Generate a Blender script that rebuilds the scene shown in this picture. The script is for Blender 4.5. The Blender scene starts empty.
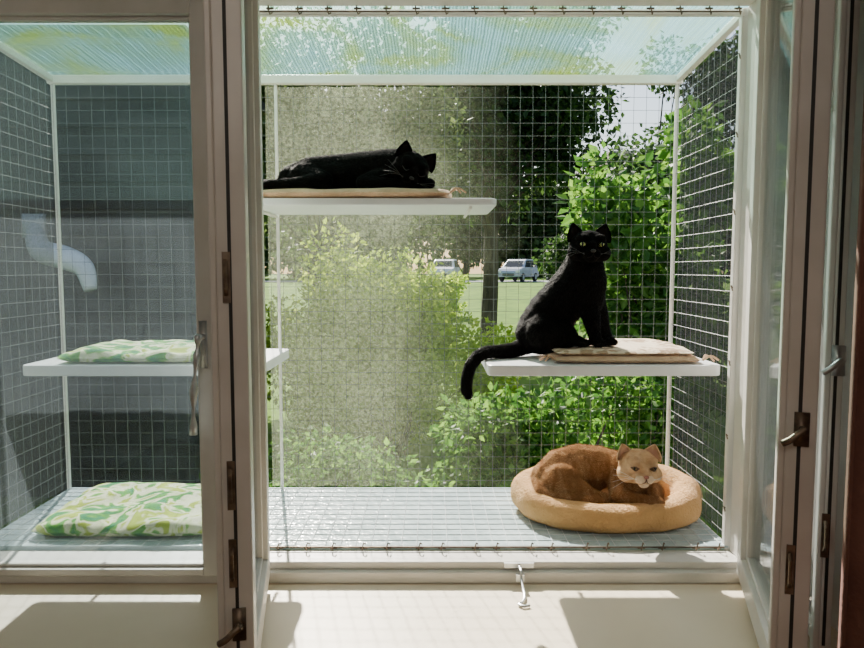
import bpy, bmesh, math, random
import numpy as np
from mathutils import Vector, Matrix, Euler, noise as mnoise
random.seed(7); rng=np.random.default_rng(7)
S=bpy.context.scene
COL=S.collection

# ---------------------------------------------------------------- materials
def new_mat(name):
    m=bpy.data.materials.new(name); m.use_nodes=True
    nt=m.node_tree; nt.nodes.clear()
    o=nt.nodes.new('ShaderNodeOutputMaterial')
    return m,nt,o
def N(nt,t,**k):
    n=nt.nodes.new(t)
    for a,b in k.items():
        if hasattr(n,a): setattr(n,a,b)
        else: n.inputs[a].default_value=b
    return n
def ramp(nt,fac,stops):
    r=nt.nodes.new('ShaderNodeValToRGB')
    el=r.color_ramp.elements
    while len(el)<len(stops): el.new(0.5)
    for e,(p,c) in zip(el,stops):
        e.position=p; e.color=(*c,1) if len(c)==3 else c
    nt.links.new(fac,r.inputs[0]); return r
def pbr(name,c1,c2=None,scale=8,rough=.5,bump=0,bscale=60,metal=0,stretch=None,sheen=0,spec=None,detail=4,edge=(.35,.65)):
    m,nt,o=new_mat(name); L=nt.links
    b=nt.nodes.new('ShaderNodeBsdfPrincipled')
    b.inputs['Roughness'].default_value=rough; b.inputs['Metallic'].default_value=metal
    if spec is not None: b.inputs['Specular IOR Level'].default_value=spec
    if sheen: b.inputs['Sheen Weight'].default_value=sheen
    tc=nt.nodes.new('ShaderNodeTexCoord'); mp=nt.nodes.new('ShaderNodeMapping')
    L.new(tc.outputs['Object'],mp.inputs[0])
    if stretch: mp.inputs['Scale'].default_value=stretch
    if c2 is None: c2=tuple(x*.88 for x in c1)
    n=nt.nodes.new('ShaderNodeTexNoise'); n.inputs['Scale'].default_value=scale; n.inputs['Detail'].default_value=detail
    L.new(mp.outputs[0],n.inputs['Vector'])
    r=ramp(nt,n.outputs['Fac'],[(edge[0],c2),(edge[1],c1)])
    L.new(r.outputs[0],b.inputs['Base Color'])
    if bump:
        n2=nt.nodes.new('ShaderNodeTexNoise'); n2.inputs['Scale'].default_value=bscale; n2.inputs['Detail'].default_value=3
        L.new(mp.outputs[0],n2.inputs['Vector'])
        bp=nt.nodes.new('ShaderNodeBump'); bp.inputs['Strength'].default_value=bump; bp.inputs['Distance'].default_value=.01
        L.new(n2.outputs['Fac'],bp.inputs['Height']); L.new(bp.outputs[0],b.inputs['Normal'])
    L.new(b.outputs[0],o.inputs[0])
    return m
def leaf_mat(name,ca,cb,cc,transl=.5):
    m,nt,o=new_mat(name); L=nt.links
    g=nt.nodes.new('ShaderNodeNewGeometry')
    r=ramp(nt,g.outputs['Random Per Island'],[(0,ca),(.5,cb),(1,cc)])
    d=N(nt,'ShaderNodeBsdfPrincipled'); d.inputs['Roughness'].default_value=.5; d.inputs['Specular IOR Level'].default_value=.3
    t=nt.nodes.new('ShaderNodeBsdfTranslucent')
    hs=nt.nodes.new('ShaderNodeHueSaturation'); hs.inputs['Value'].default_value=1.8; hs.inputs['Saturation'].default_value=1.03; hs.inputs['Hue'].default_value=.485
    L.new(r.outputs[0],d.inputs['Base Color']); L.new(r.outputs[0],hs.inputs['Color']); L.new(hs.outputs[0],t.inputs[0])
    mx=nt.nodes.new('ShaderNodeMixShader'); mx.inputs[0].default_value=transl
    L.new(d.outputs[0],mx.inputs[1]); L.new(t.outputs[0],mx.inputs[2]); L.new(mx.outputs[0],o.inputs[0])
    return m
def hair_mat(name,stops,band=None,rough=.95,spec=.05):
    m,nt,o=new_mat(name); L=nt.links
    b=nt.nodes.new('ShaderNodeBsdfPrincipled'); b.inputs['Roughness'].default_value=rough; b.inputs['Specular IOR Level'].default_value=spec
    g=nt.nodes.new('ShaderNodeNewGeometry')
    r=ramp(nt,g.outputs['Random Per Island'],stops)
    out=r.outputs[0]
    if band:
        tc=nt.nodes.new('ShaderNodeTexCoord'); mp=nt.nodes.new('ShaderNodeMapping'); mp.inputs['Scale'].default_value=(1.9,.6,.6); L.new(tc.outputs['Object'],mp.inputs[0])
        n=nt.nodes.new('ShaderNodeTexNoise'); n.inputs['Scale'].default_value=22; n.inputs['Distortion'].default_value=.8; n.inputs['Detail'].default_value=2
        L.new(mp.outputs[0],n.inputs['Vector'])
        r2=ramp(nt,n.outputs['Fac'],[(.40,band),(.56,(1,1,1))])
        mx=nt.nodes.new('ShaderNodeMix'); mx.data_type='RGBA'; mx.blend_type='MULTIPLY'; mx.inputs[0].default_value=1
        L.new(out,mx.inputs[6]); L.new(r2.outputs[0],mx.inputs[7]); out=mx.outputs[2]
    L.new(out,b.inputs['Base Color']); L.new(b.outputs[0],o.inputs[0]); return m
def glass_mat(name,tint=(.93,.96,.97),dust=.06,dustcol=(.7,.8,.9),gloss=.08):
    m,nt,o=new_mat(name); L=nt.links
    tr=N(nt,'ShaderNodeBsdfTransparent'); tr.inputs[0].default_value=(*tint,1)
    gl=N(nt,'ShaderNodeBsdfGlossy'); gl.inputs['Roughness'].default_value=.02
    tl=N(nt,'ShaderNodeBsdfTranslucent'); tl.inputs[0].default_value=(*dustcol,1)
    df=N(nt,'ShaderNodeBsdfDiffuse'); df.inputs[0].default_value=(*dustcol,1)
    mm=N(nt,'ShaderNodeMixShader'); mm.inputs[0].default_value=.5
    L.new(tl.outputs[0],mm.inputs[1]); L.new(df.outputs[0],mm.inputs[2])
    m1=N(nt,'ShaderNodeMixShader'); 
    tc=nt.nodes.new('ShaderNodeTexCoord'); n=nt.nodes.new('ShaderNodeTexNoise'); n.inputs['Scale'].default_value=3; n.inputs['Detail'].default_value=6
    L.new(tc.outputs['Object'],n.inputs['Vector'])
    mr=nt.nodes.new('ShaderNodeMapRange'); mr.inputs[1].default_value=.3; mr.inputs[2].default_value=.7; mr.inputs[3].default_value=dust*.5; mr.inputs[4].default_value=min(1,dust*1.5)
    L.new(n.outputs['Fac'],mr.inputs[0]); L.new(mr.outputs[0],m1.inputs[0])
    L.new(tr.outputs[0],m1.inputs[1]); L.new(mm.outputs[0],m1.inputs[2])
    lw=N(nt,'ShaderNodeLayerWeight'); lw.inputs[0].default_value=.15
    mu=N(nt,'ShaderNodeMath',operation='MULTIPLY_ADD'); mu.inputs[1].default_value=.6; mu.inputs[2].default_value=gloss*.5
    L.new(lw.outputs['Fresnel'],mu.inputs[0])
    m2=N(nt,'ShaderNodeMixShader'); L.new(mu.outputs[0],m2.inputs[0]); L.new(m1.outputs[0],m2.inputs[1]); L.new(gl.outputs[0],m2.inputs[2])
    L.new(m2.outputs[0],o.inputs[0])
    return m

M={}
M['white']=pbr('white_paint',(.84,.83,.80),(.76,.74,.70),5,.4,.05,30)
M['frame']=pbr('white_window_paint',(.76,.74,.70),(.65,.62,.57),6,.35,.08,30)
M['cream']=pbr('sill_cream',(.86,.75,.58),(.78,.67,.50),3,.45,.05,20)
M['wall']=pbr('wall_plaster',(.72,.69,.66),(.66,.63,.60),2,.9,.1,40)
M['floor']=pbr('floor_wood',(.30,.18,.10),(.2,.11,.06),3,.5,.1,30,stretch=(1,12,1))
M['steel']=pbr('galvanised_steel',(.72,.74,.75),(.55,.57,.6),30,.35,metal=.9)
M['wire']=pbr('zinc_coated_wire',(.22,.23,.22),(.15,.16,.16),30,.5,metal=.2)
M['wirel']=pbr('light_coated_wire',(.72,.76,.78),(.62,.66,.68),30,.5)
M['brass']=pbr('old_brass',(.26,.20,.15),(.12,.09,.07),40,.45,metal=.9)
M['dark']=pbr('gap_dark',(.03,.03,.03),None,30,.6)  # dark colour standing in for the shaded gaps at the sashes
M['shelf']=pbr('shelf_laminate',(.90,.92,.94),(.84,.87,.90),6,.3)
M['acryl']=pbr('enclosure_floor_sheet',(.56,.68,.71),(.40,.51,.54),12,.18,.3,60)
M['matbeige']=pbr('beige_mat_fabric',(.74,.50,.31),(.52,.33,.20),18,.9,.5,90,sheen=.2)
M['matprint']=pbr('printed_cushion_fabric',(.78,.64,.46),(.42,.27,.15),26,.9,.4,90,sheen=.2,detail=2,edge=(.44,.50))
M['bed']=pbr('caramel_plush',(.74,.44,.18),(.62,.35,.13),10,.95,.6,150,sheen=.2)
M['bedfur']=hair_mat('caramel_plush_pile',[(0,(.60,.34,.13)),(.5,(.74,.45,.19)),(1,(.84,.56,.27))])
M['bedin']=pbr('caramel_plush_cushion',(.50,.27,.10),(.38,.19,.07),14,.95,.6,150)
M['black']=pbr('black_cat_skin',(.0050,.0045,.0042),(.003,.0028,.0026),40,.95,.3,160,spec=.03)
M['blackfur']=hair_mat('black_cat_fur',[(0,(.002,.0018,.0017)),(.6,(.0055,.0048,.0045)),(1,(.018,.014,.012))],spec=.14,rough=.65)
M['nose_b']=pbr('black_cat_nose',(.01,.008,.008),None,20,.5)
M['nose_p']=pbr('pink_cat_nose',(.45,.17,.12),None,20,.4)
M['lid']=pbr('eyelid_rim',(.14,.06,.035),None,20,.6)
M['pupil']=pbr('eye_pupil',(.004,.004,.004),None,20,.15)
M['iris']=pbr('eye_iris_green',(.50,.58,.20),(.38,.46,.12),200,.2)
M['iris_o']=pbr('eye_iris_amber',(.16,.10,.04),None,200,.2)
M['earpink']=pbr('ear_inside_pink',(.66,.38,.26),None,30,.8)
M['earblk']=pbr('ear_inside_dark',(.015,.011,.010),None,30,.9,spec=.1)
M['whisk']=pbr('whisker_white',(.8,.8,.78),None,30,.4)
M['whiskb']=pbr('whisker_dark',(.06,.06,.06),None,30,.6)
M['creamfur']=pbr('cream_fur',(.82,.64,.47),(.74,.55,.38),40,.95,.3,160,spec=.05)
M['ginger']=pbr('ginger_cat_skin',(.34,.18,.08),(.25,.12,.05),16,.95,spec=.03)
M['gingerfur']=hair_mat('ginger_cat_fur',[(0,(.24,.12,.052)),(.5,(.44,.25,.12)),(1,(.66,.43,.24))],band=(.58,.48,.40))
M['gingerhead']=pbr('ginger_face_skin',(.68,.46,.28),(.54,.33,.18),45,.95,.4,220,spec=.05)
M['gingerheadfur']=hair_mat('ginger_face_fur',[(0,(.54,.33,.18)),(.5,(.72,.50,.31)),(1,(.84,.65,.46))],band=(.74,.64,.54))
M['bark']=pbr('tree_bark',(.08,.06,.045),(.04,.03,.024),6,.95,.6,20,stretch=(3,3,.6))
M['carp']=pbr('car_paint_silver',(.36,.41,.48),None,3,.25,metal=.4)
M['carw']=pbr('car_paint_white',(.62,.65,.68),None,3,.25)
M['carg']=pbr('car_glass',(.02,.025,.03),None,3,.15)
M['tyre']=pbr('tyre_rubber',(.02,.02,.02),None,9,.8)
M['lamp']=pbr('car_headlamp',(.9,.9,.88),None,9,.1)
M['asph']=pbr('asphalt',(.20,.21,.22),(.15,.16,.17),5,.9)
M['bld']=pbr('far_building_render',(.72,.60,.52),(.64,.53,.46),1,.9)
M['curtain']=pbr('brown_curtain',(.22,.10,.075),(.15,.065,.05),6,.95,.3,90)
M['tapwhite']=pbr('white_tap_reflection',(.9,.93,.96),None,9,.3)  # white of the tap reflected in the left pane
def cloth():
    m,nt,o=new_mat('green_leaf_print_cloth'); L=nt.links
    b=nt.nodes.new('ShaderNodeBsdfPrincipled'); b.inputs['Roughness'].default_value=.95
    tc=nt.nodes.new('ShaderNodeTexCoord')
    v=nt.nodes.new('ShaderNodeTexNoise'); v.inputs['Scale'].default_value=11; v.inputs['Distortion'].default_value=1.8; v.inputs['Detail'].default_value=1.5
    L.new(tc.outputs['Object'],v.inputs['Vector'])
    r=ramp(nt,v.outputs['Fac'],[(.36,(.03,.24,.09)),(.46,(.15,.42,.05)),(.50,(.70,.74,.46)),(.57,(.80,.79,.60)),(.63,(.42,.52,.06))])
    L.new(r.outputs[0],b.inputs['Base Color'])
    n=nt.nodes.new('ShaderNodeTexNoise'); n.inputs['Scale'].default_value=14
    bp=nt.nodes.new('ShaderNodeBump'); bp.inputs['Strength'].default_value=.5; bp.inputs['Distance'].default_value=.02
    L.new(tc.outputs['Object'],n.inputs['Vector']); L.new(n.outputs['Fac'],bp.inputs['Height']); L.new(bp.outputs[0],b.inputs['Normal'])
    L.new(b.outputs[0],o.inputs[0]); return m
M['cloth']=cloth()
M['siding']=pbr('dark_grey_siding',(.058,.056,.054),(.014,.014,.014),1.6,.8,stretch=(.5,1,3),spec=.2)
def roofm():
    m,nt,o=new_mat('ribbed_polycarbonate'); L=nt.links
    tc=nt.nodes.new('ShaderNodeTexCoord')
    w=nt.nodes.new('ShaderNodeTexWave'); w.inputs['Scale'].default_value=34; w.inputs['Distortion'].default_value=2.0; w.inputs['Detail'].default_value=2; w.inputs['Detail Scale'].default_value=.4
    L.new(tc.outputs['Object'],w.inputs['Vector'])
    n=nt.nodes.new('ShaderNodeTexNoise'); n.inputs['Scale'].default_value=2.2; n.inputs['Detail'].default_value=6; n.inputs['Distortion'].default_value=1.6
    L.new(tc.outputs['Object'],n.inputs['Vector'])
    r=ramp(nt,n.outputs['Fac'],[(.36,(.24,.52,.54)),(.5,(.22,.46,.36)),(.62,(.30,.46,.10))])
    tr=N(nt,'ShaderNodeBsdfTransparent'); tr.inputs[0].default_value=(.62,.86,.78,1)
    tl=N(nt,'ShaderNodeBsdfTranslucent'); L.new(r.outputs[0],tl.inputs[0])
    gl=N(nt,'ShaderNodeBsdfGlossy'); gl.inputs['Roughness'].default_value=.15
    mr=N(nt,'ShaderNodeMapRange'); mr.inputs[3].default_value=.22; mr.inputs[4].default_value=.46
    L.new(w.outputs['Fac'],mr.inputs[0])
    a=N(nt,'ShaderNodeMixShader'); L.new(mr.outputs[0],a.inputs[0]); L.new(tr.outputs[0],a.inputs[1]); L.new(tl.outputs[0],a.inputs[2])
    b=N(nt,'ShaderNodeMixShader'); b.inputs[0].default_value=.06; L.new(a.outputs[0],b.inputs[1]); L.new(gl.outputs[0],b.inputs[2])
    L.new(b.outputs[0],o.inputs[0]); return m
M['roof']=roofm()
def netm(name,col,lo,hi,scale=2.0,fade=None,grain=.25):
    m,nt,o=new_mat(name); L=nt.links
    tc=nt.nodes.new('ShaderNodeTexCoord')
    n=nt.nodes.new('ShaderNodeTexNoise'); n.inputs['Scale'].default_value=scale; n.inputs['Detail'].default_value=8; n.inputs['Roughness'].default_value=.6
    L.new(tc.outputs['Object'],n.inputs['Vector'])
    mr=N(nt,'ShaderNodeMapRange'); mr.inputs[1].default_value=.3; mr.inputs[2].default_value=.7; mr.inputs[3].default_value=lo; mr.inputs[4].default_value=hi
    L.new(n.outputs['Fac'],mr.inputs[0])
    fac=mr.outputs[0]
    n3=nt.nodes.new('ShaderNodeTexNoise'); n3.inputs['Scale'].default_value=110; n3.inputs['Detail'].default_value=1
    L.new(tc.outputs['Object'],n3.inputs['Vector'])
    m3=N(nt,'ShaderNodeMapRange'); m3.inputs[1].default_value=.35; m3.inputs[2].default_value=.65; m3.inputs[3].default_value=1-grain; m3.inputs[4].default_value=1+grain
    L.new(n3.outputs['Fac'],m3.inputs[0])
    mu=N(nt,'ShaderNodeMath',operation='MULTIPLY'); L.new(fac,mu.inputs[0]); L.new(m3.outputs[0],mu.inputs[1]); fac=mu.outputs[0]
    if fade:
        sx=nt.nodes.new('ShaderNodeSeparateXYZ'); L.new(tc.outputs['Object'],sx.inputs[0])
        add=N(nt,'ShaderNodeMath',operation='MULTIPLY_ADD'); add.inputs[1].default_value=-.6; L.new(n.outputs['Fac'],add.inputs[0]); L.new(sx.outputs[0],add.inputs[2])
        m4=N(nt,'ShaderNodeMapRange'); m4.inputs[1].default_value=fade[0]; m4.inputs[2].default_value=fade[1]; m4.inputs[3].default_value=1; m4.inputs[4].default_value=0
        L.new(add.outputs[0],m4.inputs[0])
        mu2=N(nt,'ShaderNodeMath',operation='MULTIPLY'); L.new(fac,mu2.inputs[0]); L.new(m4.outputs[0],mu2.inputs[1]); fac=mu2.outputs[0]
    tr=N(nt,'ShaderNodeBsdfTransparent')
    tl=N(nt,'ShaderNodeBsdfTranslucent'); tl.inputs[0].default_value=(*col,1)
    df=N(nt,'ShaderNodeBsdfDiffuse'); df.inputs[0].default_value=(*col,1)
    a=N(nt,'ShaderNodeMixShader'); a.inputs[0].default_value=.3; L.new(tl.outputs[0],a.inputs[1]); L.new(df.outputs[0],a.inputs[2])
    b=N(nt,'ShaderNodeMixShader'); L.new(fac,b.inputs[0]); L.new(tr.outputs[0],b.inputs[1]); L.new(a.outputs[0],b.inputs[2])
    L.new(b.outputs[0],o.inputs[0]); return m
M['net']=netm('pale_haze_netting',(.66,.74,.50),.07,.18,fade=(-.50,-.02),grain=.35)  # netting tinted and faded so its colour carries the sunlit haze
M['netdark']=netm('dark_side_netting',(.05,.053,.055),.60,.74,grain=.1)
M['glass']=glass_mat('window_glass')
M['glassL']=glass_mat('dusty_window_glass',(.76,.81,.83),.045,(.52,.60,.66),.1)
M['glassR']=glass_mat('frosted_grey_glass',(.7,.72,.74),.8,(.86,.82,.80),.03)
M['grass']=pbr('lawn_grass',(.13,.23,.025),(.07,.15,.015),1.2,.95,.6,20,spec=.1)
M['leafB']=leaf_mat('leaf_bright_green',(.025,.09,.015),(.058,.165,.024),(.14,.29,.045),.5)
M['leafY']=leaf_mat('leaf_yellow_green',(.15,.26,.02),(.26,.40,.035),(.40,.52,.07),.55)
M['leafD']=leaf_mat('leaf_dark_green',(.010,.030,.008),(.022,.056,.013),(.05,.105,.024),.4)
M['leafO']=leaf_mat('leaf_olive',(.028,.055,.016),(.052,.095,.024),(.095,.145,.04),.4)

# ---------------------------------------------------------------- mesh helpers
def obj(name,verts,faces,mat,parent=None,smooth=False,loc=(0,0,0)):
    me=bpy.data.meshes.new(name); me.from_pydata([tuple(v) for v in verts],[],faces); me.update()
    o=bpy.data.objects.new(name,me); COL.objects.link(o); o.location=loc
    mats=mat if isinstance(mat,list) else [mat]
    for x in mats: me.materials.append(x)
    if smooth:
        me.polygons.foreach_set('use_smooth',[True]*len(me.polygons))
    if parent: o.parent=parent
    return o
def empty(name,loc=(0,0,0),rotz=0):
    o=bpy.data.objects.new(name,None); COL.objects.link(o); o.location=loc; o.rotation_euler=(0,0,rotz); o.empty_display_size=.05
    return o
BF=[(0,3,2,1),(4,5,6,7),(0,1,5,4),(1,2,6,5),(2,3,7,6),(3,0,4,7)]
class MB:
    def __init__(s): s.v=[];s.f=[];s.m=[]
    def add(s,v,f,mi=0):
        o=len(s.v); s.v+= [tuple(p) for p in v]; s.f+=[tuple(i+o for i in q) for q in f]; s.m+=[mi]*len(f)
    def box(s,x0,x1,y0,y1,z0,z1,mi=0):
        s.add([(x0,y0,z0),(x1,y0,z0),(x1,y1,z0),(x0,y1,z0),(x0,y0,z1),(x1,y0,z1),(x1,y1,z1),(x0,y1,z1)],BF,mi)
    def tube(s,pts,rad,n=6,mi=0,cap=True):
        pts=[Vector(p) for p in pts]
        if not hasattr(rad,'__len__'): rad=[rad]*len(pts)
        rings=[];up=None
        for i,p in enumerate(pts):
            t=(pts[min(i+1,len(pts)-1)]-pts[max(i-1,0)]).normalized()
            if up is None:
                up=Vector((0,0,1)) if abs(t.z)<.9 else Vector((1,0,0))
            a=t.cross(up).normalized(); b=a.cross(t).normalized(); up=b
            rings.append([p+(a*math.cos(2*math.pi*k/n)+b*math.sin(2*math.pi*k/n))*rad[i] for k in range(n)])
        v=[q for r in rings for q in r]; f=[]
        for i in range(len(pts)-1):
            for k in range(n):
                f.append((i*n+k,i*n+(k+1)%n,(i+1)*n+(k+1)%n,(i+1)*n+k))
        if cap: f.append(tuple(range(n))[::-1]); f.append(tuple((len(pts)-1)*n+k for k in range(n)))
        s.add(v,f,mi)
    def make(s,name,mats,parent=None,smooth=False,bevel=0,loc=(0,0,0)):
        o=obj(name,s.v,s.f,mats,parent,smooth,loc)
        o.data.polygons.foreach_set('material_index',s.m)
        if bevel:
            b=o.modifiers.new('bevel','BEVEL'); b.width=bevel; b.segments=2; b.limit_method='ANGLE'
        return o
def spline(pts,k=6):
    pts=[Vector(p) for p in pts]; out=[]
    P=[pts[0]*2-pts[1]]+pts+[pts[-1]*2-pts[-2]]
    for i in range(1,len(P)-2):
        for j in range(k):
            t=j/k
            a,b,c,d=P[i-1],P[i],P[i+1],P[i+2]
            out.append(.5*((2*b)+(c-a)*t+(2*a-5*b+4*c-d)*t*t+(3*b-a-3*c+d)*t**3))
    out.append(pts[-1]); return out

# ================================================================ ROOM SHELL
WX0,WX1,WZ0,WZ1=-1.24,.92,.60,2.18
YI=-.42
w=MB()
w.box(-2.3,WX0,YI,0,-.0,2.7); w.box(WX1,1.9,YI,0,0,2.7); w.box(WX0,WX1,YI,0,0,WZ0); w.box(WX0,WX1,YI,0,WZ1,2.7)
w.make('wall_window',[M['wall']])
w=MB(); w.box(-2.4,-2.3,-4.2,0,0,2.7); w.make('wall_left',[M['wall']])
w=MB(); w.box(1.9,2.0,-4.2,0,0,2.7); w.make('wall_right',[M['wall']])
w=MB(); w.box(-2.4,2.0,-4.3,-4.2,0,2.7); w.make('wall_rear',[M['wall']])
w=MB(); w.box(-2.4,2.0,-4.3,0,-.1,0); w.make('floor',[M['floor']])
w=MB(); w.box(-2.4,2.0,-4.3,0,2.7,2.8); w.make('ceiling',[M['wall']])
w=MB(); w.box(-2.3,1.9,YI-.015,YI,0,.09); w.make('baseboard_window',[M['white']],bevel=.003)
w=MB(); w.box(WX0,WX1,-.10,-.04,.60,.63); w.box(-1.5,1.1,-.46,-.10,.60,.63)
w.make('window_sill',[M['cream']],bevel=.006)
w=MB(); w.box(-1.5,1.1,-.475,-.461,.55,.628); w.make('trim_1',[M['floor']],bevel=.003)

# ================================================================ WINDOW
win=empty('window_1',(0,0,0))
w=MB()
Y0,Y1=-.10,-.005
w.box(WX0,WX1,Y0,Y1,.63,.660)
w.box(WX0,WX1,Y0+.02,Y1,.660,.680)
w.box(WX0,WX1,Y0,Y1,2.125,WZ1)
w.box(.835,WX1,Y0,Y1,.680,2.125)
w.box(.815,.835,Y0+.035,Y1,.680,2.125)
w.box(WX0,-1.19,Y0,Y1,.680,2.125)
w.box(-.555,-.475,Y0,Y1,.680,2.125)
w.box(-.475,-.458,Y0+.035,Y1,.680,2.125)
w.make('frame',[M['frame']],win,bevel=.003)
def ring(mb,x0,x1,y0,y1,z0,z1,sw,rb,rt,mi=0):
    mb.box(x0,x0+sw,y0,y1,z0,z1,mi); mb.box(x1-sw,x1,y0,y1,z0,z1,mi)
    mb.box(x0+sw,x1-sw,y0,y1,z0,z0+rb,mi); mb.box(x0+sw,x1-sw,y0,y1,z1-rt,z1,mi)
w=MB(); ring(w,-1.19,-.552,-.112,-.060,.655,2.125,.040,.018,.055)
ring(w,-1.150,-.592,-.095,-.07,.673,2.070,.008,.008,.010)
w.make('closed_sash',[M['frame']],win,bevel=.003)
w=MB(); w.box(-1.148,-.594,-.084,-.080,.675,2.068); w.make('closed_sash_glass',[M['glassL']],win)
w=MB(); w.box(-.550,-.544,-.103,-.1005,.69,2.12); w.box(-.510,-.506,-.103,-.1005,.69,2.12)
w.make('gap_dark_strips',[M['dark']],win)  # dark strips laid in for the shaded gap between sash and mullion
w=MB()
w.box(-.585,-.567,-.120,-.112,1.20,1.32)
w.tube([(-.576,-.12,1.28),(-.576,-.155,1.28)],.008,10)
pts=spline([(-.576,-.155,1.29),(-.578,-.160,1.24),(-.588,-.162,1.15),(-.592,-.160,1.04)],5)
w.tube(pts,[.007+.0035*math.sin(i*1.4) for i in range(len(pts))],10)
w.make('sash_lever_handle',[M['steel']],win,smooth=True)

def open_sash(name,hx,hy,ex,ey,z0,z1,th,glass,facew=.06,fmat='frame',hz=1.2,hmat='brass',keeps=True):
    L=math.hypot(ex-hx,ey-hy); a=math.atan2(ey-hy,ex-hx)
    p=empty(name,(hx,hy,0),a)
    w=MB(); ring(w,0,L,-th/2,th/2,z0,z1,facew,facew,facew)
    ring(w,facew,L-facew,-th/4,th/4,z0+facew,z1-facew,.01,.01,.01)
    w.box(L-.02,L+.0,-th/2-.012,-th/2,z0,z1); 
    w.make('sash_frame',[M[fmat]],p,bevel=.003)
    w=MB(); w.box(facew,L-facew,-.002,.002,z0+facew,z1-facew); w.make('sash_glass',[glass],p)
    w=MB(); w.box(L,L+.0015,-.006,.0,z0+.02,z1-.02); w.make('sash_gap_strip',[M['dark']],p)  # dark line painting the shaded gap along the sash edge
    w=MB()
    for zz in ((z0+.25,1.06,z1-.71) if keeps else (z0+.25,)):
        w.box(L,L+.003,-.016,-.002,zz-.045,zz+.045)
        w.tube([(L+.004,-.010,zz-.03),(L+.012,-.010,zz-.02),(L+.012,-.010,zz+.02),(L+.004,-.010,zz+.03)],.004,8)
    w.make('edge_keeps',[M['brass']],p)
    w=MB(); w.box(L,L+.006,-.012,.012,hz-.03,hz+.03)
    w.tube([(L+.004,0,hz),(L+.024,0,hz)],.007,10)
    w.tube(spline([(L+.024,.004,hz+.006),(L+.028,-.008,hz-.002),(L+.03,-.022,hz-.014),(L+.026,-.034,hz-.022)],4),.006,8)
    w.make('catch_handle',[M[hmat]],p,smooth=True)
    w=MB()
    for zz in (z0+.2,z1-.2):
        w.tube([(-.004,0,zz-.04),(-.004,0,zz+.04)],.008,10)
    w.make('hinges',[M['brass']],p)
    return p
open_sash('open_casement',-.445,-.115,-.354,-.63,.665,2.145,.052,M['glass'],hz=.80)
open_sash('open_casement',.815,-.115,.648,-.66,.665,2.145,.05,M['glass'],hz=1.17,keeps=False)
open_sash('open_casement',.895,-.125,.80,-.50,.665,2.145,.022,M['glassR'],facew=.028,hz=1.27,fmat='white',hmat='steel',keeps=False)

w=MB(); w.box(.190,.268,-.086,-.0805,.666,.679); w.box(.218,.240,-.112,-.1005,.640,.659)
w.tube(spline([(.229,-.088,.672),(.230,-.118,.672),(.230,-.128,.655),(.231,-.16,.642),(.230,-.19,.637),(.222,-.212,.635),(.212,-.222,.635),(.222,-.232,.635),(.238,-.228,.635)],5),.0035,8)
w.make('window_stay_hook',[M['steel']],bevel=0)

v=[];f=[];nx=50
for i in range(nx):
    t=i/(nx-1); x=.632+.44*t; y=-.84+.025*math.sin(t*38)+.01*math.sin(t*90)
    for z in (.02,1.3,2.55): v.append((x,y,z))
for i in range(nx-1):
    for k in range(2): a=i*3+k; f.append((a,a+3,a+4,a+1))
c=obj('curtain',v,f,M['curtain'],smooth=True); c.modifiers.new('s','SOLIDIFY').thickness=.004

# ================================================================ CAT ENCLOSURE
CX0,CX1,CY0,CY1,CZ0,CZ1=-1.26,.815,.0,.51,.675,2.10
enc=empty('cat_enclosure')
w=MB(); t=.010
def bar(a,b,r=t): 
    w.box(min(a[0],b[0])-r,max(a[0],b[0])+r,min(a[1],b[1])-r,max(a[1],b[1])+r,min(a[2],b[2])-r,max(a[2],b[2])+r)
ztf,ztb=2.115,2.075
for x in (CX0,CX1):
    bar((x,.014,CZ0),(x,.014,ztf)); bar((x,CY1,CZ0),(x,CY1,ztb),.006)
    w.add([(x-t,.0,ztf-t),(x+t,.0,ztf-t),(x+t,CY1,ztb-t),(x-t,CY1,ztb-t),(x-t,.0,ztf+t),(x+t,.0,ztf+t),(x+t,CY1,ztb+t),(x-t,CY1,ztb+t)],BF)
    bar((x,.0+t,CZ0),(x,CY1,CZ0))
bar((CX0,CY1,ztb),(CX1,CY1,ztb),.014); bar((CX0,CY1,CZ0),(CX1,CY1,CZ0)); bar((CX0,.014,CZ0),(CX1,.014,CZ0)); bar((CX0,.014,ztf),(CX1,.014,ztf),.008)
bar((-.52,CY1,CZ0),(-.52,CY1,ztb),.005)
w.make('white_tube_frame',[M['white']],enc,bevel=.003)
w=MB(); r=.0007; st=.042
def wire(a,b,r=r): w.tube([a,b],r,4,cap=False)
x=CX0+st
while x<CX1:
    wire((x,CY1,CZ0),(x,CY1,ztb)); x+=st
z=CZ0+st
while z<2.06:
    wire((CX0,CY1+.002,z),(CX1,CY1+.002,z))
    for X in (CX0,CX1): wire((X,.01,z),(X,CY1,z))
    z+=st
y=.04
while y<CY1:
    for X in (CX0,CX1): wire((X+.002,y,CZ0),(X+.002,y,2.09))
    y+=st
w.make('wire_mesh',[M['wire']],enc)
w=MB(); x=CX0+st
while x<CX1: wire((x,.0,.692),(x,CY1,.692),.0012); x+=st
y=.04
while y<CY1: wire((CX0,y,.691),(CX1,y,.691),.0012); y+=st
w.make('floor_wire_mesh',[M['wirel']],enc)
v=[];f=[];nx=300
for i in range(nx+1):
    x=CX0-.03+(CX1-CX0+.06)*i/nx
    dz=.004*math.sin(i*math.pi/2)
    v+=[(x,.0,ztf+.016+dz),(x,CY1+.05,ztb+.018+dz)]
for i in range(nx): f.append((2*i,2*i+2,2*i+3,2*i+1))
obj('roof_sheet',v,f,M['roof'],enc,smooth=True)
w=MB(); w.box(CX0,CX1,.003,CY1+.01,.678,.69); w.make('floor_sheet',[M['acryl']],enc)
v=[];f=[];nx,nz=60,30
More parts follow.
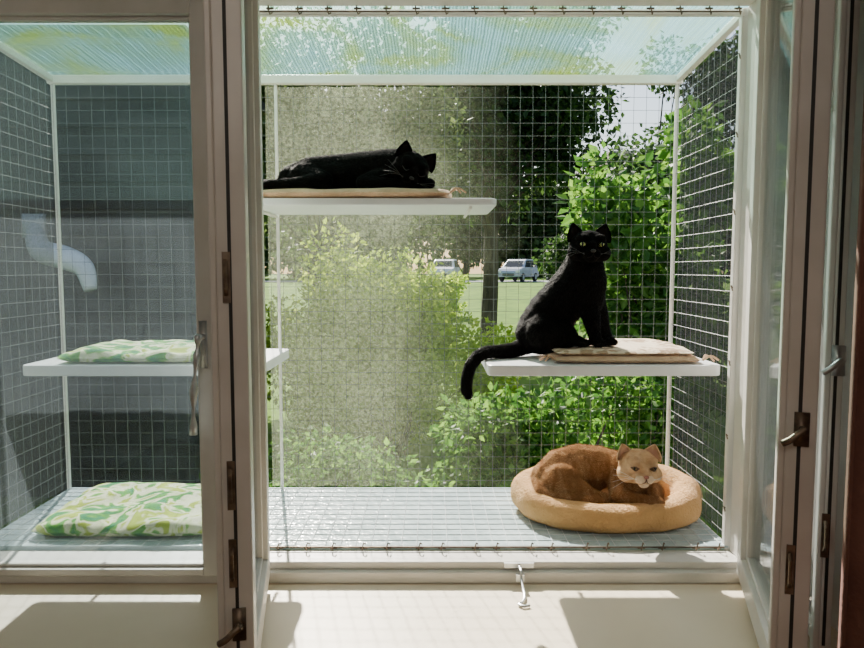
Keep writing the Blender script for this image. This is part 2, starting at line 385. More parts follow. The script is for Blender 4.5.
for j in range(nz+1):
    for i in range(nx+1):
        x=-.56+.94*i/nx; z=.69+1.37*j/nz
        y=CY1+.024+.006*math.sin(i*.6+j*.15)+.004*math.sin(j*.7)
        v.append((x,y,z))
for j in range(nz):
    for i in range(nx): a=j*(nx+1)+i; f.append((a,a+1,a+nx+2,a+nx+1))
obj('haze_net',v,f,M['net'],enc,smooth=True)  # net sheet that also carries the painted haze
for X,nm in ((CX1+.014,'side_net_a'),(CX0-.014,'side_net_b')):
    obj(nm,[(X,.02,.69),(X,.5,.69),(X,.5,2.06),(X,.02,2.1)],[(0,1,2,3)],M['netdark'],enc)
w=MB()
for (x0,x1,zt) in ((-.55,.16,1.63),):
    w.tube([(x0+.03,.5,zt-.006),(x0+.03,.14,zt-.006)],.005,6); w.tube([(x1-.05,.5,zt-.006),(x1-.05,.14,zt-.006)],.005,6)
for x in (.22,.72,-1.0,-.55):
    w.tube([(x,.5,1.150),(x,.12,1.150)],.005,6)
w.make('shelf_brackets',[M['white']],enc)
w=MB()
def hook(x,z,s):
    w.tube([(x,-.004,z),(x,-.016,z+s*.004),(x,-.02,z-s*.006),(x+.004,-.016,z-s*.016),(x+.008,-.008,z-s*.010)],.0018,6)
    w.tube([(x-.008,-.006,z+s*.002),(x+.012,-.006,z+s*.002)],.0025,6)
for i in range(17): hook(-.42+i*.0755,2.118,1); hook(-.42+i*.0755+.01*math.sin(i*3),.690,-1)
w.tube([(-.45,-.006,.690),(.80,-.006,.690)],.002,6); w.tube([(-.45,-.006,2.112),(.80,-.006,2.112)],.002,6)
for i in range(7):
    zz=.80+i*.2; w.tube([(.800,-.004,zz),(.794,-.010,zz+.006),(.798,-.010,zz-.008)],.0018,6)
w.make('net_hooks',[M['brass'],],enc)

def shelf(name,x0,x1,y0,y1,zt,th=.02,rc=.03):
    pts=[]
    for cx,cy,a0 in ((x1-rc,y1-rc,0),(x0+rc,y1-rc,90),(x0+rc,y0+rc,180),(x1-rc,y0+rc,270)):
        for k in range(6):
            a=math.radians(a0+k*18); pts.append((cx+rc*math.cos(a),cy+rc*math.sin(a)))
    n=len(pts); v=[(x,y,zt-th) for x,y in pts]+[(x,y,zt) for x,y in pts]
    f=[tuple(range(n))[::-1],tuple(range(n,2*n))]+[(i,(i+1)%n,n+(i+1)%n,n+i) for i in range(n)]
    o=obj(name,v,f,M['shelf']); b=o.modifiers.new('b','BEVEL'); b.width=.003; b.segments=2; b.limit_method='ANGLE'
    return o
shelf('cat_shelf',-.58,.185,.13,.49,1.65,.02)
shelf('cat_shelf',.155,.803,.05,.48,1.184,.030,.02)
shelf('cat_shelf',-1.14,-.475,.05,.46,1.184,.030,.02)

def pad(name,x0,x1,y0,y1,z,h,mat,rot=0,wob=.006,tuft=True,ties=False,parent=None):
    nx,ny=44,30; cx,cy=(x0+x1)/2,(y0+y1)/2; hx,hy=(x1-x0)/2,(y1-y0)/2
    v=[];f=[]
    def pt(u,vv,side):
        e=(1-abs(u)**8)*(1-abs(vv)**8)
        prof=max(e,0)**.4
        sx=1-.03*(abs(vv)**3); sy=1-.04*(abs(u)**3)
        n=mnoise.noise(Vector((u*3+cx*7,vv*3,z*5)))
        zz=h*.5+side*h*.5*prof
        if side>0:
            zz+=wob*n*prof
            if tuft:
                for tx in (-.45,.45):
                    for ty in (-.3,.3): zz-=h*.25*math.exp(-((u-tx)**2+(vv-ty)**2)/.015)
        return (u*hx*sx+.008*n*abs(vv)**4,vv*hy*sy+.008*n*abs(u)**4,zz)
    for side in (1,-1):
        for j in range(ny+1):
            for i in range(nx+1): v.append(pt(-1+2*i/nx,-1+2*j/ny,side))
    K=(nx+1)*(ny+1)
    for j in range(ny):
        for i in range(nx):
            a=j*(nx+1)+i
            f.append((a,a+1,a+nx+2,a+nx+1)); f.append((K+a,K+a+nx+1,K+a+nx+2,K+a+1))
    loc=Vector((cx,cy,z))-(parent.location if parent else Vector((0,0,0)))
    o=obj(name,v,f,mat,parent=parent,smooth=True,loc=loc); o.rotation_euler=(0,0,rot)
    if ties:
        m=MB()
        for sx,sy in ((-1,-1),(1,-1)):
            p=Vector((sx*hx*.97,sy*hy*.95,h*.5))
            for q in ((.03,-.006,-.002),(.02,.02,.01),(.045,.0,.0)):
                m.tube(spline([p,p+Vector((sx*q[0]*.5,q[1]*.5,.012)),p+Vector((sx*q[0],q[1],q[2]))],4),.003,6)
        m.make('ties',[mat],o,smooth=True)
    return o
pad('cat_mat',-.51,.06,.122,.44,1.65,.030,M['matbeige'],.0,.005,False,True)
o=pad('seat_cushion',.340,.765,.068,.45,1.184,.022,M['matbeige'],.0,.003,False,True)
pad('upper_layer',.350,.75,.085,.462,1.203,.020,M['matprint'],.0,.006,True,False,parent=o)
pad('folded_cloth',-1.06,-.64,.07,.44,1.184,.034,M['cloth'],.0,.010,False)
pad('folded_cloth',-1.14,-.62,.04,.46,.69,.045,M['cloth'],0,.015,False)

# ---------------------------------------------------------------- cat bed
bedc=(.545,.262,.69)
bed=empty('cat_bed',bedc)
v=[];f=[];nu,nv=72,20
for i in range(nu):
    a=2*math.pi*i/nu
    k=1+.02*math.sin(5*a)+.012*math.sin(11*a+1)
    rr=.048*(1+.06*math.sin(7*a+.5)); 
    hgt=.054+ (.014*math.sin(a))
    for j in range(nv):
        b=2*math.pi*j/nv
        d=rr*math.cos(b); 
        zz=hgt+hgt*math.copysign(abs(math.sin(b))**.85,math.sin(b))
        dn=.003*mnoise.noise(Vector((math.cos(a)*6,math.sin(a)*6,b*2)))
        v.append(((.245*k+d)*math.cos(a),(.158*k+d)*math.sin(a),max(zz+dn,.0)))
for i in range(nu):
    for j in range(nv):
        f.append((i*nv+j,((i+1)%nu)*nv+j,((i+1)%nu)*nv+(j+1)%nv,i*nv+(j+1)%nv))
bolster=obj('bolster',v,f,M['bed'],bed,smooth=True)
v=[(0,0,.045)];f=[];R=10
for r_ in range(1,R+1):
    for i in range(48):
        a=2*math.pi*i/48; t_=r_/R
        v.append((.24*t_*math.cos(a),.15*t_*math.sin(a),.045-.012*t_**4+.004*mnoise.noise(Vector((t_*math.cos(a)*4,t_*math.sin(a)*4,0)))))
for i in range(48): f.append((0,1+i,1+(i+1)%48))
for r_ in range(R-1):
    for i in range(48): a=1+r_*48; f.append((a+i,a+48+i,a+48+(i+1)%48,a+(i+1)%48))
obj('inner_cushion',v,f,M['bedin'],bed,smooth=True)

# ================================================================ CATS
def icos(bm,M4):
    bmesh.ops.create_icosphere(bm,subdivisions=2,radius=1,matrix=M4)
def blob_mesh(balls,ells,voxel,smooth_it,name):
    bm=bmesh.new()
    for chain in balls:
        for (p,r),(q,s) in zip(chain[:-1],chain[1:]):
            p=Vector(p);q=Vector(q);d=(q-p).length; n=max(2,int(d/(min(r,s)*.3)))
            for i in range(n+1):
                t=i/n; c=p.lerp(q,t); rr=r+(s-r)*t
                icos(bm,Matrix.Translation(c)@Matrix.Diagonal((rr,rr,rr,1)))
    for c,s,R in ells:
        icos(bm,Matrix.Translation(Vector(c))@R.to_4x4()@Matrix.Diagonal((*s,1)))
    me=bpy.data.meshes.new(name+'_src'); bm.to_mesh(me); bm.free()
    o=bpy.data.objects.new(name+'_src',me); COL.objects.link(o)
    rm=o.modifiers.new('r','REMESH'); rm.mode='VOXEL'; rm.voxel_size=voxel
    sm=o.modifiers.new('s','SMOOTH'); sm.iterations=smooth_it; sm.factor=.5
    dg=bpy.context.evaluated_depsgraph_get(); dg.update()
    ev=o.evaluated_get(dg); res=bpy.data.meshes.new_from_object(ev)
    bpy.data.objects.remove(o); 
    res.name=name
    return res
def fur(o,n,length,flow,mat,parent,width=.0007,lift=.45):
    me=o.data; me.calc_loop_triangles()
    nv=len(me.vertices); co=np.empty(nv*3); me.vertices.foreach_get('co',co); co=co.reshape(-1,3)
    nt=len(me.loop_triangles); tr=np.empty(nt*3,dtype=np.int32); me.loop_triangles.foreach_get('vertices',tr); tr=tr.reshape(-1,3)
    A,B,C=co[tr[:,0]],co[tr[:,1]],co[tr[:,2]]
    nr=np.cross(B-A,C-A); ar=np.linalg.norm(nr,axis=1); nn=nr/np.maximum(ar,1e-12)[:,None]
    idx=rng.choice(nt,n,p=ar/ar.sum()); u=rng.random((n,2)); fl=u.sum(1)>1; u[fl]=1-u[fl]
    p=A[idx]+(B-A)[idx]*u[:,:1]+(C-A)[idx]*u[:,1:]
    nrm=nn[idx]; fw=np.tile(np.array(flow,float),(n,1))+rng.normal(size=(n,3))*.30
    fw-=nrm*(fw*nrm).sum(1)[:,None]; fw/=np.maximum(np.linalg.norm(fw,axis=1),1e-6)[:,None]
    d=nrm*lift+fw*(1-lift); d/=np.linalg.norm(d,axis=1)[:,None]
    sd=np.cross(nrm,fw); L=(length*rng.uniform(.6,1.2,n))[:,None]
    V=np.stack([p+sd*width*.5-nrm*.001,p-sd*width*.5-nrm*.001,p+d*L-nrm*L*.12],1).reshape(-1,3)
    F=np.arange(n*3).reshape(-1,3)
    m2=bpy.data.meshes.new('fur'); m2.vertices.add(n*3); m2.vertices.foreach_set('co',V.ravel())
    m2.loops.add(n*3); m2.loops.foreach_set('vertex_index',F.ravel().astype(np.int32)); m2.polygons.add(n); m2.polygons.foreach_set('loop_start',np.arange(0,n*3,3,dtype=np.int32)); m2.polygons.foreach_set('loop_total',np.full(n,3,dtype=np.int32))
    m2.update(calc_edges=True); m2.materials.append(mat)
    q=bpy.data.objects.new('fur',m2); COL.objects.link(q); q.parent=parent
I3=Matrix.Identity(3)
def headframe(fwd,up):
    f=Vector(fwd).normalized(); u=Vector(up); y=u.cross(f).normalized(); u=f.cross(y).normalized()
    return Matrix((f,y,u)).transposed()
def cat_head(root,c,fwd,up,s,furm,hairm,inner,iris,nose,slit=.35,closed=.0,muzzle=None,whisk='whisk',eyes=1.0,furn=9000,ear=1.0,hl=.0045):
    R=headframe(fwd,up); c=Vector(c)
    T=lambda p: c+R@(Vector(p)*s)
    E=[]
    def e(p,r): E.append((T(p),tuple(x*s for x in r),R))
    e((-.004,0,.003),(.045,.048,.039)); e((.0,.0,-.010),(.040,.052,.031))
    for y in (-1,1):
        e((.010,y*.030,-.015),(.026,.024,.021)); e((.045,y*.0095,-.0175),(.0125,.0125,.0105)); e((.022,y*.02,.020),(.018,.018,.012))
        e((.029,y*.022,.006),(.013,.014,.012))
    e((.032,0,-.016),(.024,.024,.018)); e((.032,0,.004),(.022,.012,.014)); e((.040,0,-.029),(.012,.014,.009))
    me=blob_mesh([],E,.003*s,3,'head')
    h=bpy.data.objects.new('head',me); COL.objects.link(h); h.parent=root; me.materials.append(furm)
    me.polygons.foreach_set('use_smooth',[True]*len(me.polygons))
    fur(h,furn,hl*s,tuple(-(R@Vector((1,0,.1)))),hairm,root,.0006,.25)
    for y in (-1,1):
        v=[];f=[];nu,nv=12,10
        B=Vector((-.004,y*.031,.022)); ax=Vector((-.004,y*.014,.052)).normalized(); side=Vector((.30,y*1.0,-.26)).normalized()
        side=(side-ax*side.dot(ax)).normalized(); back=ax.cross(side)*( y)
        if back.x>0: back=-back
        for j in range(nv+1):
            t=j/nv
            for i in range(nu+1):
                u=-1+2*i/nu
                wdt=.0235*(1-t)**.72*(1+.28*math.sin(t*math.pi))
                p=B+ax*(.044*t*ear-.006)+side*u*wdt+back*(.015*(1-u*u)*(1-t)**.8)
                v.append(T(p))
        for j in range(nv):
            for i in range(nu): a=j*(nu+1)+i; f.append((a,a+1,a+nu+2,a+nu+1))
        o=obj('ear',v,f,[furm,inner],root,smooth=True); 
        fur(o,700,.0035*s,tuple(R@Vector((-.2,0,1))),hairm,root,.0006,.2)
        sd=o.modifiers.new('s','SOLIDIFY'); sd.thickness=.003*s; sd.offset=0
        v2=[T(B+ax*(.036*t*ear-.000)+side*u*.018*(1-t)**.8+back*(.010*(1-u*u)*(1-t)+.001)) for t in (0,.25,.5,.75,1) for u in (-1,-.5,0,.5,1)]
        f2=[(a,a+1,a+6,a+5) for j in range(4) for a in range(j*5,j*5+4)]
        obj('ear_inner',v2,f2,inner,root,smooth=True)
    def ell(nm,p,r,mat,rot=None,seg=20):
        bm=bmesh.new(); RR=R if rot is None else R@rot
        bmesh.ops.create_uvsphere(bm,u_segments=seg,v_segments=seg//2+2,radius=1,matrix=Matrix.Translation(T(p))@RR.to_4x4()@Matrix.Diagonal((*[x*s for x in r],1)))
        m=bpy.data.meshes.new(nm); bm.to_mesh(m); bm.free(); m.materials.append(mat)
        m.polygons.foreach_set('use_smooth',[True]*len(m.polygons))
        o=bpy.data.objects.new(nm,m); COL.objects.link(o); o.parent=root
    for y in (-1,1):
        if closed<1:
            rot=Matrix.Rotation(y*.35,3,'Z')
            tilt=Matrix.Rotation(y*.25,3,'X')
            k=eyes
            ell('eye',(.0362,y*.0215,.006),(.0088,.0100*k,.0085*k*(1-closed)),iris,rot@tilt)
            ell('pupil',(.0434,y*.0238,.006),(.0028,.0080*slit*k,.0070*k*(1-closed)),M['pupil'],rot)
            if closed>0 or eyes<1:
                m=MB()
                for sg in (1,-1):
                    m.tube([T(q) for q in spline([(.0422,y*(.0215-.0105*k),.006-.001*sg),(.0442,y*.0215,.006+sg*.0080*k*(1-closed)),(.0372,y*(.0215+.0110*k),.0075)],5)],.0012*s,6)
                m.make('eyelid',[furm if furm==M['black'] else M['lid']],root,smooth=True)
        else:
            m=MB(); m.tube([T(q) for q in spline([(.040,y*.012,.004),(.044,y*.020,.0),(.038,y*.031,.005)],4)],.0012*s,6); m.make('eyelid',[M['nose_b']],root)
    ell('nose',(.0572,0,-.0095),(.004,.0064,.0042),nose)
    m=MB()
    for y in (-1,1):
        m.tube([T(q) for q in spline([(.0580,0,-.013),(.0568,y*.003,-.0225),(.0515,y*.013,-.0265)],4)],.0010*s,5)
    m.make('mouth',[M['lid'] if nose!=M['nose_b'] else M['earblk']],root)
    if muzzle:
        for y in (-1,1): ell('muzzle_fur',(.0455,y*.0093,-.0178),(.0128,.0125,.0108),muzzle)
        ell('chin_fur',(.0405,0,-.0300),(.0125,.0125,.0092),muzzle)
    if whisk:
        m=MB()
        for y in (-1,1):
            for k in range(4):
                a=(k-1.5)*.22
                m.tube([T(q) for q in spline([(.05,y*.016,-.015-.002*k),(.052,y*.045,-.012+.02*a),(.04,y*.072,-.018+.07*a)],4)],.0003*s,4)
        m.make('whiskers',[M[whisk]],root)
def cat(name,loc,balls,ells,furm,hairm,paws=(),flow=(-1,0,0),furn=26000,flen=.008,sm=8,lift=.38):
    root=empty(name,loc)
    for p,d,s in paws:
        d=Vector(d).normalized(); sd=Vector((0,0,1)).cross(d).normalized(); R=Matrix((d,sd,Vector((0,0,1)))).transposed()
        p=Vector(p)
        ells.append((p,(.022*s,.018*s,.013*s),R))
        for k in (-1.5,-.5,.5,1.5):
            ells.append((p+d*(.017-.003*abs(k))*s+sd*k*.0085*s+Vector((0,0,-.002*s)),(.009*s,.0062*s,.0095*s),R))
    me=blob_mesh(balls,ells,.0036,sm,'body')
    o=bpy.data.objects.new('body',me); COL.objects.link(o); o.parent=root; me.materials.append(furm)
    me.polygons.foreach_set('use_smooth',[True]*len(me.polygons))
    fur(o,furn,flen,flow,hairm,root,.0009,lift)
    return root,o
def ry(a): return Matrix.Rotation(a,3,'Y')

# --- sitting black cat
O=Vector((.335,.24,1.184))
def rel(l,dz=0): return [[(Vector(p)-O+Vector((0,0,dz)),r) for p,r in ch] for ch in l]
ZC=1.226
balls=rel([
 [((.335,.265,1.268),.076),((.365,.255,1.315),.078),((.400,.238,1.362),.074),((.428,.222,1.405),.068),((.443,.205,1.445),.060),((.447,.190,1.482),.051)],
 [((.457,.205,1.36),.054),((.464,.195,1.41),.052),((.458,.185,1.45),.048)],
 [((.450,.190,1.375),.042),((.464,.172,1.315),.029),((.472,.163,1.265),.0200),((.476,.150,ZC+.018),.0175)],
 [((.475,.230,1.375),.042),((.500,.218,1.310),.028),((.512,.208,1.265),.020),((.520,.197,ZC+.018),.0175)],
 [((.335,.205,1.264),.060),((.378,.188,1.258),.047),((.400,.178,1.249),.032)],
 [((.36,.185,1.240),.022),((.40,.165,1.244),.018),((.425,.155,ZC+.016),.0165)],
 [((.35,.31,1.264),.054),((.40,.30,1.260),.040),((.43,.29,1.248),.022)],
 [((.29,.25,1.218),.028),((.245,.225,1.206),.024),((.20,.20,1.205),.0210),((.165,.18,1.206),.020),((.135,.165,1.196),.0195),((.112,.155,1.168),.019),((.102,.150,1.135),.0185),((.100,.148,1.10),.018),((.106,.146,1.083),.014)],
])
ells=[(Vector((.335,.255,1.256))-O,(.084,.082,.068),I3),(Vector((.350,.205,1.264))-O,(.068,.048,.068),ry(.5)),(Vector((.438,.21,1.40))-O,(.062,.054,.078),ry(.25))]
paws=[(Vector((.480,.144,ZC+.011))-O,(.3,-1,0),1.1),(Vector((.524,.190,ZC+.011))-O,(.3,-1,0),1.1),(Vector((.435,.150,ZC+.011))-O,(1,-.4,0),1.05)]
root,_=cat('sitting_black_cat',O,balls,ells,M['black'],M['blackfur'],paws,flow=(-.5,.1,-1),furn=45000,flen=.009)
cat_head(root,Vector((.452,.160,1.513))-O,(-.02,-1,-.02),(.03,0,1),1.17,M['black'],M['blackfur'],M['earblk'],M['iris'],M['nose_b'],slit=.42,whisk='whiskb',eyes=.76,furn=12000)

# --- lying black cat
O=Vector((-.24,.27,1.678)); DZ=.008
balls=rel([
 [((-.425,.28,1.712),.042),((-.36,.28,1.726),.056),((-.28,.285,1.732),.058),((-.20,.28,1.737),.061),((-.135,.265,1.744),.058),((-.095,.25,1.750),.051),((-.07,.235,1.750),.045)],
 [((-.37,.24,1.708),.042),((-.32,.205,1.699),.030),((-.37,.185,1.690),.020),((-.43,.18,1.686),.016),((-.46,.178,1.685),.014)],
 [((-.38,.30,1.699),.03),((-.44,.24,1.690),.019),((-.48,.22,1.686),.015)],
 [((-.14,.225,1.707),.036),((-.20,.200,1.694),.022),((-.15,.180,1.688),.017),((-.10,.178,1.687),.016)],
 [((-.10,.23,1.707),.033),((-.04,.215,1.694),.022),((-.005,.185,1.688),.016)],
 [((-.45,.29,1.699),.022),((-.49,.27,1.690),.018),((-.500,.23,1.687),.016),((-.49,.19,1.686),.015),((-.46,.168,1.685),.013)],
],DZ)
D_=Vector((0,0,DZ))
ells=[(Vector((-.27,.275,1.720))-O+D_,(.13,.062,.052),I3),(Vector((-.37,.245,1.712))-O+D_,(.060,.040,.047),I3)]
paws=[(Vector((-.085,.175,1.684))-O+D_,(1,-.2,0),.95),(Vector((-.47,.176,1.684))-O+D_,(-1,-.1,0),.95)]
root,_=cat('lying_black_cat',O,balls,ells,M['black'],M['blackfur'],paws,flow=(-1,0,-.2),furn=40000,flen=.009)
cat_head(root,Vector((-.060,.198,1.738))-O+D_*.5,(.12,-1,-.45),(.50,-.25,1),1.14,M['black'],M['blackfur'],M['earblk'],M['iris'],M['nose_b'],closed=1,whisk='whiskb',furn=12000)

# --- ginger cat in bed
O=Vector((.50,.27,.735))
balls=rel([
 [((.365,.27,.796),.058),((.41,.29,.820),.068),((.465,.30,.830),.070),((.525,.290,.830),.066),((.570,.26,.832),.055),((.600,.225,.840),.047)],
 [((.595,.215,.812),.052),((.608,.195,.795),.045)],
 [((.38,.22,.795),.050),((.43,.195,.785),.042),((.475,.180,.772),.026),((.52,.170,.763),.018)],
 [((.575,.21,.800),.042),((.56,.165,.782),.030),((.595,.148,.774),.022),((.63,.138,.772),.019)],
 [((.64,.22,.800),.042),((.670,.185,.784),.028),((.660,.148,.774),.019)],
 [((.335,.25,.79),.030),((.330,.20,.775),.025),((.37,.165,.769),.022),((.43,.148,.769),.020),((.49,.146,.769),.017)],
])
ells=[(Vector((.45,.285,.812))-O,(.125,.078,.073),I3),(Vector((.40,.225,.80))-O,(.068,.050,.058),I3)]
paws=[(Vector((.630,.130,.770))-O,(1,-.6,0),1.05),(Vector((.662,.135,.772))-O,(-.2,-1,0),1.05)]
root,_=cat('ginger_cat',O,balls,ells,M['ginger'],M['gingerfur'],paws,flow=(-1,0,-.3),furn=80000,flen=.010,lift=.38)
cat_head(root,Vector((.606,.146,.872))-O,(.04,-1,.0),(.03,-.02,1),1.24,M['gingerhead'],M['gingerheadfur'],M['earpink'],M['iris_o'],M['nose_p'],slit=.40,closed=.32,muzzle=M['creamfur'],eyes=.85,furn=13000,ear=.85,hl=.003)
fur(bolster,60000,.0035,(0,0,-.3),M['bedfur'],bed,.0010,.5)

# ================================================================ OUTDOORS
def gz(x,y):
    t=min(max((y-3)/50,0),1); t=t*t*(3-2*t)
    return -.85+1.33*t
v=[];f=[];xs=np.linspace(-60,60,61); ys=np.concatenate([np.linspace(.8,10,12),np.linspace(12,140,50)])
for yy in ys:
    for xx in xs: v.append((xx,yy,gz(xx,yy)))
for j in range(len(ys)-1):
    for i in range(60): a=j*61+i; f.append((a,a+1,a+62,a+61))
obj('ground',v,f,M['grass'],smooth=True)
w=MB(); w.box(-40,40,49.5,56,gz(0,51)-.05,gz(0,56)+.02); w.make('parking_road',[M['asph']])

def leaves(centers,radii,n,size,sparse=0.35,droop=.3):
    centers=np.array(centers,float); radii=np.array(radii,float)
    vol=radii.prod(1)**(2/3); idx=rng.choice(len(centers),n,p=vol/vol.sum())
    d=rng.normal(size=(n,3)); d/=np.linalg.norm(d,axis=1)[:,None]
    r=rng.uniform(sparse,1.05,n)[:,None]**.6
    p=centers[idx]+d*r*radii[idx]
    ax=d*.6+rng.normal(size=(n,3))*.7; ax[:,2]-=droop; ax/=np.linalg.norm(ax,axis=1)[:,None]
    q=rng.normal(size=(n,3)); sd=np.cross(ax,q); sd/=np.linalg.norm(sd,axis=1)[:,None]; nn=np.cross(ax,sd)
    s=(size*rng.uniform(.6,1.3,n))[:,None]
    V=np.stack([p, p+ax*s*.45+sd*s*.30+nn*s*.08, p+ax*s, p+ax*s*.45-sd*s*.30+nn*s*.08, p+ax*s*.45],1).reshape(-1,3)
    b=np.arange(n)*5
    F=np.concatenate([np.stack([b,b+1,b+4],1),np.stack([b+1,b+2,b+4],1),np.stack([b+2,b+3,b+4],1),np.stack([b+3,b,b+4],1)])
    return V,F
def plant(name,base,clumps,n,size,leafmat,trunk=None,stems=6,sparse=.35):
    C=[];R=[]
    for c in clumps:
        k=c[6] if len(c)>6 else 14
        for i in range(k):
            d=rng.normal(size=3); d/=np.linalg.norm(d); u=rng.uniform(.2,.85)
            C.append((c[0]+d[0]*c[3]*u,c[1]+d[1]*c[4]*u,c[2]+d[2]*c[5]*u)); q=rng.uniform(.22,.42)
            R.append((c[3]*q,c[4]*q,c[5]*q))
    V,F=leaves(C,R,n,size,sparse)
    mb=MB()
    b=Vector(base)
    if trunk:
        top=Vector(trunk[0]); r0,r1=trunk[1],trunk[2]
        pts=[b.lerp(top,t)+Vector((.12*math.sin(t*4),0,0))*(r0*3) for t in np.linspace(0,1,9)]
        mb.tube(pts,[r0+(r1-r0)*t for t in np.linspace(0,1,9)],10)
        for i in range(0,len(C),2):
            st=pts[random.randint(4,8)]; e=Vector(C[i]); mid=st.lerp(e,.5)+Vector((0,0,.1*(e-st).length))
            mb.tube(spline([st,mid,e],4),[r1*.6*(1-.8*k/8) for k in range(9)],6)
    else:
        for i in range(0,len(C),max(1,len(C)//(stems))):
            e=Vector(C[i]); st=b+Vector((random.uniform(-.2,.2),random.uniform(-.2,.2),-.05)); mid=st.lerp(e,.5)+Vector((random.uniform(-.2,.2),0,.15))
            mb.tube(spline([st,mid,e],4),[.018*(1-.75*k/8) for k in range(9)],5)
    nv=len(mb.v); nf=len(mb.f)
    verts=np.concatenate([np.array(mb.v).reshape(-1,3),V])-np.array(base)
    faces=mb.f+[tuple(int(i) for i in r) for r in (F+nv)]
    o=obj(name,verts,faces,[M['bark'],leafmat],loc=base)
    mi=np.zeros(len(faces),dtype=np.int32); mi[nf:]=1
    o.data.polygons.foreach_set('material_index',mi)
    return o
plant('leafy_shrub',(2.5,5.0,gz(0,5)),[(2.2,5.0,.9,.95,.8,1.7,26),(1.70,4.8,1.9,.55,.5,.7,14),(2.6,5.2,2.2,.5,.6,1.0,12)],8500,.13,M['leafB'],stems=12,sparse=.2)
plant('sunlit_hedge',(-.5,6.6,gz(0,6.6)),[(-1.15,6.7,.45,1.10,.9,1.55,34),(-.1,6.7,.35,.9,.8,1.35,28),(.65,7.6,.15,.8,.8,1.0,18)],32000,.080,M['leafY'],stems=12,sparse=.1)
plant('low_shrub',(1.0,3.2,gz(0,3)),[(.6,3.2,-.10,.85,.5,.80,28),(1.6,3.3,.15,.7,.4,.8,20)],10000,.075,M['leafB'],stems=12,sparse=.2)
plant('low_shrub',(-.6,3.6,gz(0,3)),[(-.7,3.6,-.40,1.1,.5,.60,26)],6000,.070,M['leafB'],stems=12,sparse=.2)
plant('garden_bush',(-1.2,24,gz(0,24)),[(-1.6,24,.8,1.6,1.0,1.5,24),(.2,24.5,.55,1.2,1,1.0,16)],10000,.17,M['leafY'],stems=8,sparse=.2)
plant('deciduous_tree',(1.42,16.1,gz(0,16)),[(1.9,16.2,5.4,2.7,2.2,2.6,44),(.4,16.2,4.8,1.9,1.6,1.9,26),(3.3,16.4,4.2,1.3,1.3,1.3,18),(1.5,16.4,8.0,3.0,2,1.8,20)],28000,.19,M['leafD'],trunk=((1.45,16.2,5.2),.23,.14),sparse=.15)
plant('deciduous_tree',(-2.4,12.6,gz(0,12)),[(-2.4,12.6,4.2,2.7,1.8,3.0,46),(-.6,12.6,3.8,1.6,1.2,2.6,34)],30000,.15,M['leafO'],trunk=((-2.4,12.6,3.8),.14,.08),sparse=.15)
plant('deciduous_tree',(7.4,22.0,gz(0,22)),[(7.6,22,3.6,2.7,2.0,3.0,40),(5.2,23,1.9,1.7,1.4,1.7,24),(9.5,22,7.5,2.4,2,2.5,24)],20000,.22,M['leafD'],trunk=((7.4,22,3.4),.2,.1),sparse=.2)
for (tx,ty,h,wd,mt) in ((-28,75,14,11,'leafO'),(-14,70,16,9,'leafO'),(-8,66,12,7,'leafD'),(-4,78,20,10,'leafD'),(4,82,16,8,'leafD'),(12,80,13,8,'leafO'),(20,78,11,7,'leafD'),(34,76,14,9,'leafO')):
    plant('distant_tree',(tx,ty,gz(tx,ty)),[(tx,ty,h*.50,wd*.8,4,h*.54,44)],7500,.9,M[mt],trunk=((tx,ty,h*.6),.4,.2),sparse=.2)

def car(name,loc,rot,paint):
    root=empty(name,loc,rot)
    prof=[(-2.1,.35),(-2.15,.75),(-2.0,.98),(-1.75,1.05),(-1.50,1.50),(-1.2,1.68),(.25,1.68),(.55,1.56),(1.15,1.10),(1.85,.96),(2.1,.75),(2.12,.35)]
    v=[];n=len(prof)
    for y in (-.88,.88):
        for x,z in prof:
            k=.14 if z>1.15 else 0
            v.append((x,y-math.copysign(k,y),z))
    f=[tuple(range(n)),tuple(range(n,2*n))[::-1]]+[(i,n+i,n+(i+1)%n,(i+1)%n) for i in range(n)]
    o=obj('body_shell',v,f,paint,root); b=o.modifiers.new('b','BEVEL'); b.width=.06; b.segments=3; b.limit_method='ANGLE'
    m=MB()
    for s in (-1,1):
        m.add([(-1.5,s*.895,1.08),(-.35,s*.895,1.08),(-.35,s*.76,1.56),(-1.3,s*.76,1.56)],[(0,1,2,3)])
        m.add([(-.27,s*.895,1.08),(1.0,s*.895,1.08),(.5,s*.76,1.56),(-.27,s*.76,1.56)],[(0,1,2,3)])
    m.add([(1.19,-.70,1.12),(1.19,.70,1.12),(.64,.64,1.56),(.64,-.64,1.56)],[(0,1,2,3)])
    m.add([(-1.79,-.70,1.10),(-1.79,.70,1.10),(-1.55,.64,1.48),(-1.55,-.64,1.48)],[(0,1,2,3)])
    m.box(2.08,2.15,-.45,.45,.45,.62)
    m.make('windows',[M['carg']],root)
    m=MB()
    for x in (-1.35,1.35):
        for s in (-1,1):
            m.tube([(x,s*.72,.33),(x,s*.91,.33)],.33,20); m.tube([(x,s*.91,.33),(x,s*.915,.33)],.19,14,1)
    m.make('wheels',[M['tyre'],M['carp']],root)
    m=MB(); 
    for s in (-1,1): m.box(2.05,2.14,s*.72-.14,s*.72+.14,.68,.84)
    m.make('headlamps',[M['lamp']],root)
    return root
cz=gz(0,56)+.02
car('parked_car',(6.6,51.6,cz),math.radians(-118),M['carp'])
car('parked_car',(10.6,54.5,cz),math.radians(-78),M['carw'])
car('parked_car',(1.0,51.8,cz),math.radians(-100),M['carw'])

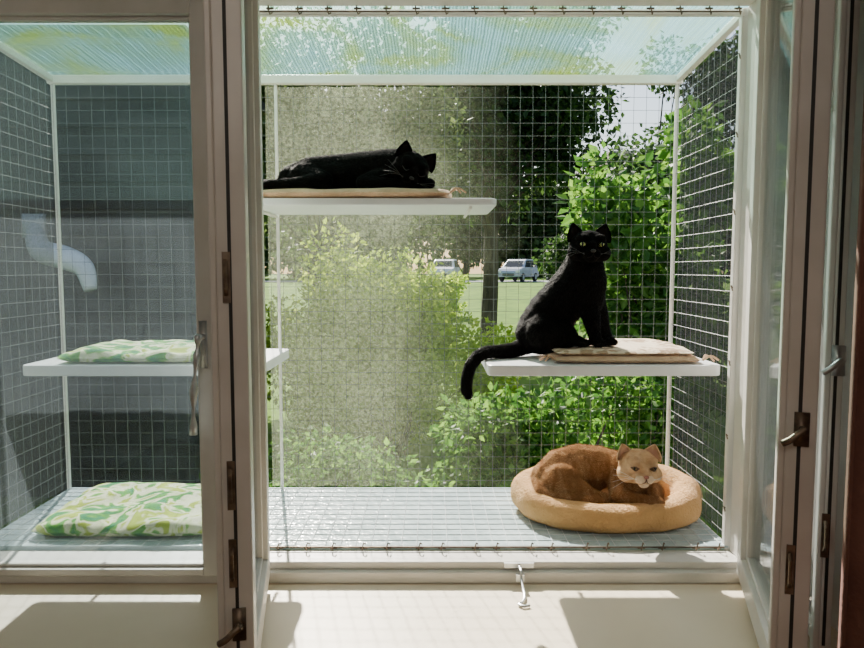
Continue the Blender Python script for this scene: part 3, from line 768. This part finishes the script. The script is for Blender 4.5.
w=MB(); w.box(22,34,86,96,gz(0,90),16)
for r_ in range(5):
    for c_ in range(4): w.box(23+c_*2.7,24.5+c_*2.7,85.93,86,1.7+r_*2.9,3.1+r_*2.9,1)
w.make('apartment_block',[M['bld'],M['carg']])
w=MB(); w.box(-6.5,-2.40,5.05,8,gz(0,6)-.1,3.6)
z=gz(0,6)
while z<3.5:
    w.add([(-6.55,5.05,z+.01),(-2.37,5.05,z+.01),(-2.37,5.05,z+.26),(-6.55,5.05,z+.26),(-6.55,4.99,z+.01),(-2.37,4.99,z+.01),(-2.37,5.035,z+.26),(-6.55,5.035,z+.26)],BF); z+=.26
w.box(-6.7,-2.3,4.85,8.2,3.6,3.72,0)
w.make('outbuilding',[M['siding'],M['white']])
w=MB()
pts=spline([(-3.85,4.97,1.85),(-3.78,4.85,1.78),(-3.62,4.66,1.62),(-3.35,4.55,1.55),(-3.15,4.48,1.46),(-3.08,4.45,1.26)],6)
w.tube(pts,[.05+.06*math.sin(math.pi*i/len(pts)) for i in range(len(pts))],14)
w.box(-3.95,-3.75,4.93,4.989,1.75,1.98)
w.make('tap_reflection',[M['tapwhite']],smooth=True)  # reflection of a tap in the glass, modelled as a solid shape outside

# ================================================================ LIGHT
W=bpy.data.worlds.new('sky'); S.world=W; W.use_nodes=True; nt=W.node_tree; nt.nodes.clear()
o=nt.nodes.new('ShaderNodeOutputWorld'); b=nt.nodes.new('ShaderNodeBackground'); sk=nt.nodes.new('ShaderNodeTexSky')
sk.sky_type='NISHITA'; sk.sun_disc=False; sk.sun_elevation=math.radians(38); sk.sun_rotation=math.radians(-14); sk.air_density=1.2; sk.dust_density=1.5
b.inputs[1].default_value=.24
nt.links.new(sk.outputs[0],b.inputs[0]); nt.links.new(b.outputs[0],o.inputs[0])
sd=bpy.data.lights.new('sun','SUN'); sd.energy=18; sd.angle=math.radians(.6); sd.color=(1,.94,.82)
so=bpy.data.objects.new('sun',sd); COL.objects.link(so)
so.rotation_euler=Vector((.24,-1,-.80)).to_track_quat('-Z','Y').to_euler(); so.location=(-3,10,12)
lr=empty('added_fill_lamp',(-.2,-2.6,2.7))  # added fixture out of view, fills the room with light
v=[];f=[];prof=[(.0,-.10),(.10,-.095),(.16,-.07),(.18,-.03),(.17,0)]
for r_,zz in prof:
    for k in range(24): v.append((r_*math.cos(k*math.pi/12),r_*math.sin(k*math.pi/12),zz))
for j in range(4):
    for k in range(24): f.append((j*24+k,j*24+(k+1)%24,(j+1)*24+(k+1)%24,(j+1)*24+k))
obj('fill_lamp_shade',v,f,M['white'],lr,smooth=True)
al=bpy.data.lights.new('room_fill','POINT'); al.energy=16; al.color=(1,.90,.80); al.shadow_soft_size=.2  # fill light that lifts the indoor ambient
ao=bpy.data.objects.new('room_fill',al); COL.objects.link(ao); ao.parent=lr; ao.location=(0,0,-.35)

# ================================================================ CAMERA
cd=bpy.data.cameras.new('camera'); cd.sensor_width=36; cd.lens=36*700/864; cd.clip_end=500
co=bpy.data.objects.new('camera',cd); COL.objects.link(co); co.location=(0,-1.87,1.45); co.rotation_euler=(math.radians(90-4.5),0,0)
S.camera=co
